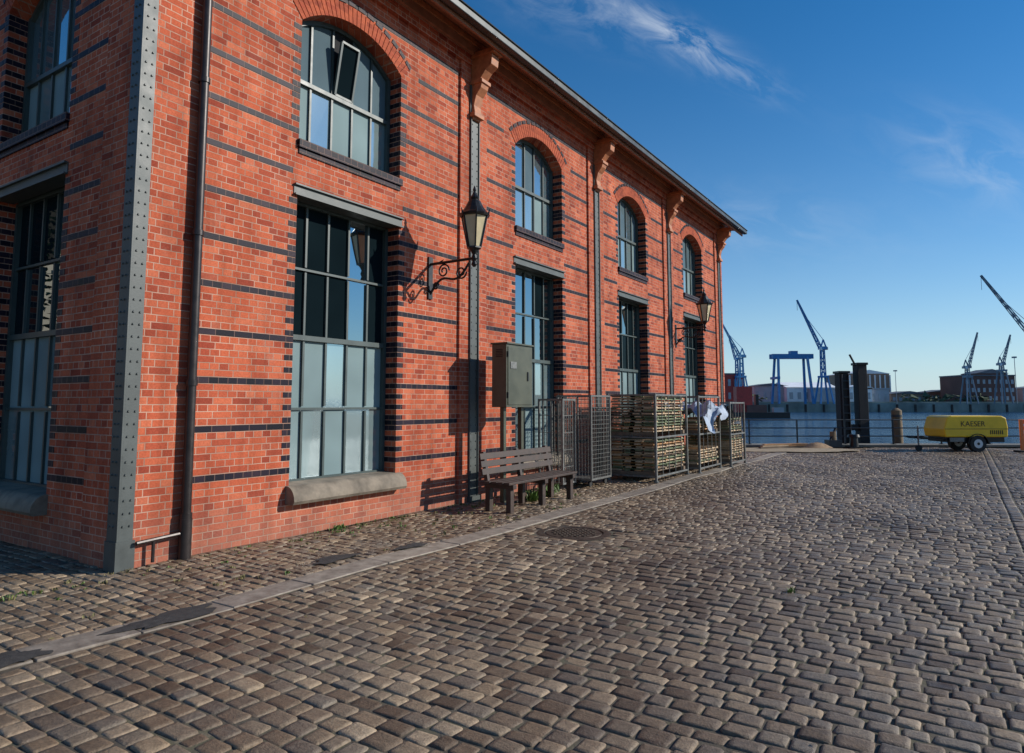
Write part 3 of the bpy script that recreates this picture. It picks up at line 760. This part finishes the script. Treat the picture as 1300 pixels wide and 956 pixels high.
def crane(name,pxb,d,py_base,py_pivot,pxt,pyt,mc,w=6,backpx=None,t=.7,mast=True):
    b=MB();b.T=riv;x=P(pxb,d);zp=Z(py_pivot,d);zb=Z(py_base,d)
    for sx in(-1,1):
        for sy in(-1,1): b.beam((x+sx*w,d+sy*w,1.6),(x+sx*w*.45,d+sy*w*.45,zb),t*1.3,t*1.3,mc)
    b.box(x-w*.6,x+w*.6,d-w*.6,d+w*.6,zb,zb+1.2,mc)
    b.lattice((x,d,zb+1),(x,d,zp),w*.55,w*.45,t*.8,mc,5)
    b.box(x-w*.5,x+w*.6,d-w*.35,d+w*.35,zp,zp+w*.45,mc)
    b.box(x-w*.55,x-w*.3,d-w*.6,d-w*.3,zp-.5,zp+w*.3,M['shedw'])
    sgn=1 if P(pxt,d)>x else -1
    top=(P(pxt,d),d,Z(pyt,d));piv=(x+sgn*w*.3,d,zp+w*.3)
    b.lattice(piv,top,w*.38,w*.12,t*.6,mc,10,up=(0,1,0))
    apex=(x-sgn*w*.2,d,zp+w*1.5)
    b.beam((x+sgn*w*.2,d,zp+w*.3),apex,t,t,mc);b.beam((x-sgn*w*.6,d,zp+w*.3),apex,t,t,mc)
    mid=Vector(piv).lerp(Vector(top),.7);b.beam(apex,mid,t*.35,t*.35,mc)
    b.box(x-sgn*w*.5-w*.25,x-sgn*w*.5+w*.25,d-w*.3,d+w*.3,zp-.2,zp+w*.35,M['shedg'])
    b.beam(top,(top[0],d,Z(pyt,d)-w*1.6),t*.25,t*.25,M['black'])
    return b.obj(name)
crane('harbour_crane',1047,430,480,444,1017,380,M['bluec'],4.2,t=.7)
crane('harbour_crane',943,430,480,454,919,409,M['bluec2'],3.8,t=.6)
crane('harbour_crane',937,455,480,457,928,427,M['bluec'],3,t=.55)
crane('harbour_crane',1231,440,480,468,1247,422,M['greyc'],3.6,t=.5)
crane('harbour_crane',1275,440,472,464,1289,425,M['greyc'],3.6,t=.5)
crane('harbour_crane',1330,330,470,445,1256,348,M['greyc'],4.5,t=.5)
crane('harbour_crane',1380,440,470,445,1400,360,M['bluec'],5,t=.6)
b=MB();b.T=riv;d=440
for px in(985,1028):
    for dy in(-6,6): b.beam((P(px,d),d+dy,1.6),(P(px,d)+(1.5 if px<1000 else -1.5),d+dy*.5,Z(455,d)),1.3,1.3,M['bluec'])
b.box(P(981,d),P(1033,d),d-3,d-1,Z(456,d),Z(450,d),M['bluec']);b.box(P(981,d),P(1033,d),d+1,d+3,Z(456,d),Z(450,d),M['bluec'])
b.box(P(1005,d),P(1014,d),d-2,d+2,Z(450,d),Z(446,d),M['bluec']);b.box(P(984,d),P(987,d),d-6.6,d+6.6,Z(482,d),Z(479,d),M['bluec']);b.obj('gantry_crane')
b=MB();b.T=riv;d=450;px=1292;b.cyl((P(px,d),d,1.5),(P(px,d),d,Z(455,d)),.25,.18,M['greyc'],8);b.box(P(px,d)-1.0,P(px,d)+1.0,d-1,d+1,Z(455,d),Z(453,d),M['greyc']);b.obj('floodlight_mast')
b=MB();b.T=riv;px=1139;b.cyl((P(px,d),d,1.5),(P(px,d),d,Z(472,d)),.22,.15,M['greyc'],8);b.box(P(px,d)-.8,P(px,d)+.8,d-1,d+1,Z(472,d),Z(470.5,d),M['greyc']);b.obj('floodlight_mast')

# ---- mooring dolphin piles next to quay
e=empty('mooring_dolphin',riv((14.1,28.6,0)));b=MB();D0=.62;b.T=lambda p:riv((p[0]+D0,p[1],p[2]))
b.box(12.95,13.33,28.3,28.75,-6,2.95,M['pile']);b.box(12.9,13.38,28.25,28.8,2.95,3.05,M['black'])
b.box(13.72,14.1,28.3,28.75,-6,3.3,M['pile']);b.box(13.68,14.14,28.25,28.8,3.3,3.4,M['black'])
b.box(13.33,13.72,28.4,28.6,.6,.85,M['pile']);b.box(13.33,13.72,28.4,28.6,-1.4,-1.1,M['pile'])
b.beam((13.72,28.5,3.3),(13.5,28.5,3.75),.07,.07,M['black']);b.box(14.11,14.35,28.4,28.6,2.3,2.36,M['black'])
for z in range(8): b.box(13.0,13.3,28.2,28.24,.3+z*.33,.34+z*.33,M['rail'])
b.box(13.0,13.03,28.2,28.3,-2,2.9,M['rail']);b.box(13.27,13.3,28.2,28.3,-2,2.9,M['rail'])
b.obj('piles',e,bevel=.02)
b=MB();b.T=riv;b.cyl((15.85,28.3,-6),(15.85,28.3,1.42),.22,.2,M['post'],14);b.cyl((15.85,28.3,1.15),(15.85,28.3,1.25),.215,.215,M['rail'],14);b.cyl((15.85,28.3,1.42),(15.85,28.3,1.52),.2,.06,M['post'],14);b.obj('wooden_mooring_post',None,True)
b=MB();n=28;vs=[];random.seed(8)
rr=[1,.8,.55,.3,.1];zz=[.03,.08,.15,.2,.22]
for r_,z in zip(rr,zz):
    for i in range(n):
        t=2*math.pi*i/n;k=1+.12*math.sin(3*t+1)+random.uniform(-.05,.05);v=riv((11.6+.6*r_*k*math.cos(t),26.3+.4*r_*k*math.sin(t),0));vs.append((v.x,v.y,z*random.uniform(.85,1.1)))
fs=[(k*n+i,k*n+(i+1)%n,(k+1)*n+(i+1)%n,(k+1)*n+i) for k in range(4) for i in range(n)]+[tuple(range(4*n,5*n))]
b.add(vs,fs,M['sandheap']);b.obj('sand_heap',None,True)
b=MB();b.T=riv
for i in range(6): b.beam((9.2+i*.1,25.6+i*.08,.07+.05*(i%3)),(10.9+i*.05,26.2-i*.03,.09+.05*(i%3)),.14,.04,random.choice([M['wood1'],M['wood4'],M['wood2']]))
b.obj('plank_pile')
b=MB();b.T=riv
b.cyl((13.2,26.6,.03),(13.2,26.6,.42),.17,.14,M['black'],14);b.cyl((13.2,26.6,.42),(13.2,26.6,.52),.23,.2,M['black'],14);b.box(12.95,13.45,26.4,26.8,.0,.05,M['black']);b.obj('mooring_bollard',None,True)
b=MB();b.T=riv
b.box(12.2,12.7,26.5,26.9,.03,.30,M['rail']);b.beam((12.3,26.6,.3),(12.6,26.75,.75),.07,.07,M['black']);b.cyl((12.45,26.7,.3),(12.45,26.7,.62),.12,.12,M['post'],12);b.obj('mooring_winch')

# ---- compressor trailer
e=empty('compressor_trailer',riv((16.4,25,0)));b=MB();TX=-.28
tr=lambda p:riv((p[0]+TX,p[1],p[2]));b.T=tr
d0,d1=24.35,25.6
pr=[(15.62,.52),(15.58,.80),(15.72,1.22),(15.85,1.27),(17.65,1.27),(17.80,1.20),(17.86,.85),(17.83,.52)]
m=len(pr);vs=[(x,d0,z) for x,z in pr]+[(x,d1,z) for x,z in pr]
b.add(vs,[(i,(i+1)%m,m+(i+1)%m,m+i) for i in range(m)]+[tuple(range(m)),tuple(range(2*m-1,m-1,-1))],M['yellow']);b.obj('hood',e,bevel=.04)
b=MB();b.T=tr
b.box(15.7,17.75,d0+.08,d1-.08,.34,.52,M['black']);b.box(15.6,17.86,d0-.012,d0-.003,.80,.815,M['black'])
for i in range(7): b.box(17.2+.07*i,17.23+.07*i,d0-.012,d0-.003,.62,.76,M['black'])
b.beam((15.7,24.97,.42),(14.75,24.97,.5),.09,.09,M['black']);b.cyl((14.75,24.97,.5),(14.55,24.97,.52),.05,.035,M['black']);b.beam((15.7,24.6,.42),(15.1,24.97,.45),.06,.06,M['black']);b.beam((15.7,25.34,.42),(15.1,24.97,.45),.06,.06,M['black'])
b.cyl((14.95,24.87,.9),(14.95,24.87,.2),.028,.028,M['galv']);b.cyl((14.95,24.83,.11),(14.95,24.91,.11),.11,.11,M['rubber'],16)
b.box(17.87,17.9,24.5,24.7,.56,.64,M['red'])
b.box(15.75,16.25,d0-.03,d0-.004,.36,.5,M['galv']);b.obj('chassis',e)
b=MB();b.T=tr
for y in(d0-.02,d1-.18):
    b.cyl((16.75,y,.29),(16.75,y+.2,.29),.29,.29,M['rubber'],24);b.cyl((16.75,y-.006,.29),(16.75,y+.0,.29),.16,.15,M['white'],18);b.cyl((16.75,y-.02,.29),(16.75,y-.006,.29),.05,.05,M['black'],10)
b.obj('wheels',e,bevel=.02)
b=MB();b.T=tr
for y in(d0-.04,d1-.2):
    n=12
    for i in range(n):
        t0=math.pi*i/n;t1=math.pi*(i+1)/n
        b.beam((16.75+.36*math.cos(t0),y+.11,.29+.34*math.sin(t0)),(16.75+.36*math.cos(t1),y+.11,.29+.34*math.sin(t1)),.24,.02,M['black'],up=(0,0,1) if .3<i/n<.7 else (1,0,0))
b.obj('mudguards',e)
tx=D.curves.new('lettering','FONT');tx.body='KAESER';tx.size=.26;tx.extrude=.002;tx.align_x='CENTER'
to=D.objects.new('lettering',tx);COL.objects.link(to);tx.materials.append(M['black'])
v=riv((16.6+TX,d0-.008,.90));to.matrix_world=Matrix.Translation(v)@Matrix.Rotation(YAW,4,'Z')@Matrix.Rotation(math.radians(90),4,'X')
to.parent=e;to.matrix_parent_inverse=Matrix.Translation(e.location).inverted()
b=MB();b.T=riv
for y in(24.3,): 
    b.box(17.95,18.08,y,y+.05,.0,1.15,M['orange']);b.box(19.85,19.9,y,y+.05,.0,1.15,M['orange'])
    for z,mm in((.25,M['orange']),(.5,M['white']),(.75,M['orange']),(.98,M['orange'])): b.box(18.09,19.84,y+.01,y+.04,z,z+.16,mm)
    b.box(17.8,18.2,y-.15,y+.2,0,.06,M['rubber']);b.box(19.7,20.1,y-.15,y+.2,0,.06,M['rubber'])
b.obj('safety_barrier',None,bevel=.01)

# ---- weeds
def tuft(b,x,y,n,s_,m):
    for i in range(n):
        a=random.uniform(0,6.28);r_=abs(random.gauss(0,s_*.5));cx=x+r_*math.cos(a)*.6;cy=y+r_*math.sin(a)*1.6
        h=random.uniform(.4,1)*s_;l=random.uniform(0,6.28);lean=random.uniform(.2,.8)*h;w=random.uniform(.08,.2)*h+.004
        dx,dy=math.cos(l),math.sin(l);z=-.01
        b.add([(cx-dy*w*.3,cy+dx*w*.3,z),(cx+dy*w*.3,cy-dx*w*.3,z),(cx+dx*lean*.5+dy*w,cy+dy*lean*.5-dx*w,h*.6),(cx+dx*lean,cy+dy*lean,h),(cx+dx*lean*.5-dy*w,cy+dy*lean*.5+dx*w,h*.6)],[(0,1,2,3,4)],m)
def weed(name,x,y,n,s_,m,seed):
    random.seed(seed);b=MB();tuft(b,x,y,n,s_,m);b.obj(name)
for i,(x,y,n,s_,m) in enumerate([(.9,10.5,130,.19,M['weed']),(.6,11.6,80,.18,M['weed']),(.75,11.0,80,.17,M['weed']),(5.9,6.7,26,.05,M['weed']),(.12,6.6,60,.07,M['weed'])]):
    weed('weed_plant',x,y,n,s_,m,i)
random.seed(77);b=MB()
for i in range(300):
    y=random.uniform(3.9,12) if random.random()<.8 else random.uniform(1,4)
    x=abs(random.gauss(0,.28))+.06 if random.random()<.6 else random.uniform(.1,1.7)
    tuft(b,x,y,random.randint(4,14),random.uniform(.02,.045),random.choice([M['drygrass'],M['drygrass'],M['weed']]))
b.obj('grass_tufts')
b=MB()
for i in range(160):
    x=random.choice([random.uniform(.1,1.9),random.uniform(2.1,9)]);y=random.uniform(2,16);s_=random.uniform(.012,.03);a=random.uniform(0,6.28);z=zg(x,y)+.007
    c_,d_=math.cos(a)*s_,math.sin(a)*s_
    b.add([(x-c_,y-d_,z),(x+d_*.6,y-c_*.6,z+.006),(x+c_,y+d_,z+.002),(x-d_*.6,y+c_*.6,z+.009)],[(0,1,2,3)],random.choice([M['drygrass'],M['wood4'],M['wood4']]))
b.obj('fallen_leaves')

# ---- surroundings behind the viewpoint (seen in window reflections)
e=empty('apartment_building',(-44,-22,0));b=MB()
b.box(-52,-40,-60,-6,0,17,M['plaster']);b.box(-52.6,-39.4,-60.5,-5.5,17.01,17.8,M['farroof'])
b.add([(-52,-60,17.8),(-40,-60,17.8),(-46,-60,21),(-52,-6,17.8),(-40,-6,17.8),(-46,-6,21)],[(0,1,2),(5,4,3),(0,2,5,3),(1,4,5,2)],M['dbrk']);b.obj('walls_and_roof',e)
b=MB()
for j in range(5):
    for i in range(18):
        y=-58.5+i*3;z=1.2+j*3.2;b.box(-39.99,-39.9,y,y+1.3,z,z+1.9,M['gdark']);b.box(-39.98,-39.8,y-.15,y+1.45,z-.2,z-.03,M['plaster'])
b.obj('windows',e)
random.seed(21)
e=empty('street_tree',(-15,-3,0));b=MB()
b.cyl((-15,-3,0),(-15.1,-3,3.2),.28,.2,M['bark'],10)
tips=[]
for i in range(9):
    a=i*.7;q=(-15.1+math.cos(a)*random.uniform(1.2,2.4),-3+math.sin(a)*random.uniform(1.2,2.4),random.uniform(4.6,7.2))
    b.cyl((-15.1,-3,random.uniform(2.6,3.2)),q,.11,.04,M['bark'],6);tips.append(q)
b.obj('trunk_and_limbs',e)
b=MB()
for i in range(4200):
    t=random.choice(tips);c=Vector(t)+Vector((random.gauss(0,.85),random.gauss(0,.85),random.gauss(0,.7)))
    s_=random.uniform(.06,.13);a1=Vector((random.gauss(0,1),random.gauss(0,1),random.gauss(0,1))).normalized()*s_
    a2=a1.cross(Vector((random.gauss(0,1),random.gauss(0,1),1))).normalized()*s_
    b.add([c-a1,c+a2*.6,c+a1,c-a2*.6],[(0,1,2,3)],M['leaf'])
b.obj('foliage',e)

# ------------------------------------------------------------------ light, sky, camera
SD=Vector((.75,.49,.44)).normalized()
sl_=D.lights.new('sun','SUN');sl_.energy=5.0;sl_.angle=math.radians(.5);sl_.color=(1,.95,.86)
so=D.objects.new('sun',sl_);COL.objects.link(so);so.rotation_mode='QUATERNION';so.rotation_quaternion=SD.to_track_quat('Z','Y');so.location=(30,20,30)
W=D.worlds.new('World');S.world=W;W.use_nodes=True;nt=W.node_tree;bg=nt.nodes['Background']
sky=N(nt,'ShaderNodeTexSky',sky_type='NISHITA');sky.sun_disc=False
sky.sun_elevation=math.asin(SD.z);sky.sun_rotation=math.atan2(SD.x,SD.y)
sky.altitude=300;sky.air_density=1.0;sky.dust_density=0.0;sky.ozone_density=4.0
tc=N(nt,'ShaderNodeTexCoord').outputs['Generated']
def dot(v):
    n=N(nt,'ShaderNodeVectorMath',operation='DOT_PRODUCT');nt.links.new(tc,n.inputs[0]);n.inputs[1].default_value=v;return n.outputs['Value']
fz=mth(nt,'MAXIMUM',dot(tuple(F)),.05)
zc=dot((0,0,1))
A=mth(nt,'DIVIDE',dot(tuple(R)),fz);Bv=mth(nt,'DIVIDE',zc,fz)
def cloud(a0,b0,ang,ls,ln,str_,seed,sc=6):
    ca,sa=math.cos(ang),math.sin(ang)
    da=mth(nt,'SUBTRACT',A,a0);db=mth(nt,'SUBTRACT',Bv,b0)
    s_=mth(nt,'ADD',mth(nt,'MULTIPLY',da,ca),mth(nt,'MULTIPLY',db,sa));n_=mth(nt,'SUBTRACT',mth(nt,'MULTIPLY',db,ca),mth(nt,'MULTIPLY',da,sa))
    g=mth(nt,'ADD',mth(nt,'POWER',mth(nt,'ABSOLUTE',mth(nt,'DIVIDE',s_,ls)),2.0),mth(nt,'POWER',mth(nt,'ABSOLUTE',mth(nt,'DIVIDE',n_,ln)),2.0))
    g=mth(nt,'EXPONENT',mth(nt,'MULTIPLY',g,-1.0))
    cv=N(nt,'ShaderNodeCombineXYZ');nt.links.new(mth(nt,'MULTIPLY',s_,sc*.7),cv.inputs[0]);nt.links.new(mth(nt,'MULTIPLY',n_,sc*1.6),cv.inputs[1]);cv.inputs[2].default_value=seed
    nz=N(nt,'ShaderNodeTexNoise');nz.inputs['Scale'].default_value=1.6;nz.inputs['Detail'].default_value=6;nz.inputs['Roughness'].default_value=.62;nz.inputs['Distortion'].default_value=.6
    nt.links.new(cv.outputs[0],nz.inputs['Vector'])
    f=ramp(nt,nz.outputs['Fac'],[(.40,(0,0,0)),(.75,(1,1,1))])
    return mth(nt,'MULTIPLY',mth(nt,'MULTIPLY',f,g),str_)
fs_=[cloud(.27,.55,-.52,.12,.025,.85,1.0,11),cloud(.71,.36,-.3,.13,.06,.3,3.0,8),cloud(.35,.27,-.1,.2,.05,.2,4.0,8),cloud(.12,.6,-.3,.12,.04,.35,6.0,9)]
tot=fs_[0]
for f in fs_[1:]: tot=mth(nt,'ADD',tot,f)
tot=mth(nt,'MINIMUM',tot,.8)
hs=N(nt,'ShaderNodeHueSaturation');hs.inputs['Saturation'].default_value=1.3;hs.inputs['Value'].default_value=1.15;nt.links.new(sky.outputs[0],hs.inputs['Color'])
hz=mth(nt,'MULTIPLY',mth(nt,'EXPONENT',mth(nt,'MULTIPLY',mth(nt,'MAXIMUM',zc,0.0),-7.5)),.8)
c=mixc(nt,hz,hs.outputs[0],(4.5,6.1,7.4))
c=mixc(nt,tot,c,(6.4,7.1,8.0))
nt.links.new(c,bg.inputs[0]);bg.inputs[1].default_value=.108

cam=D.cameras.new('camera');co=D.objects.new('camera',cam);COL.objects.link(co);S.camera=co
cam.lens=24;cam.sensor_width=36;cam.sensor_fit='HORIZONTAL';cam.shift_y=-44.5/1300;cam.clip_end=9000;cam.clip_start=.05
pit=math.atan(79/867)
fw=F*math.cos(pit)+Vector((0,0,math.sin(pit)))
co.location=CAM;co.rotation_mode='QUATERNION';co.rotation_quaternion=fw.to_track_quat('-Z','Y')
S.view_settings.view_transform='Standard';S.view_settings.look='None';S.view_settings.exposure=0
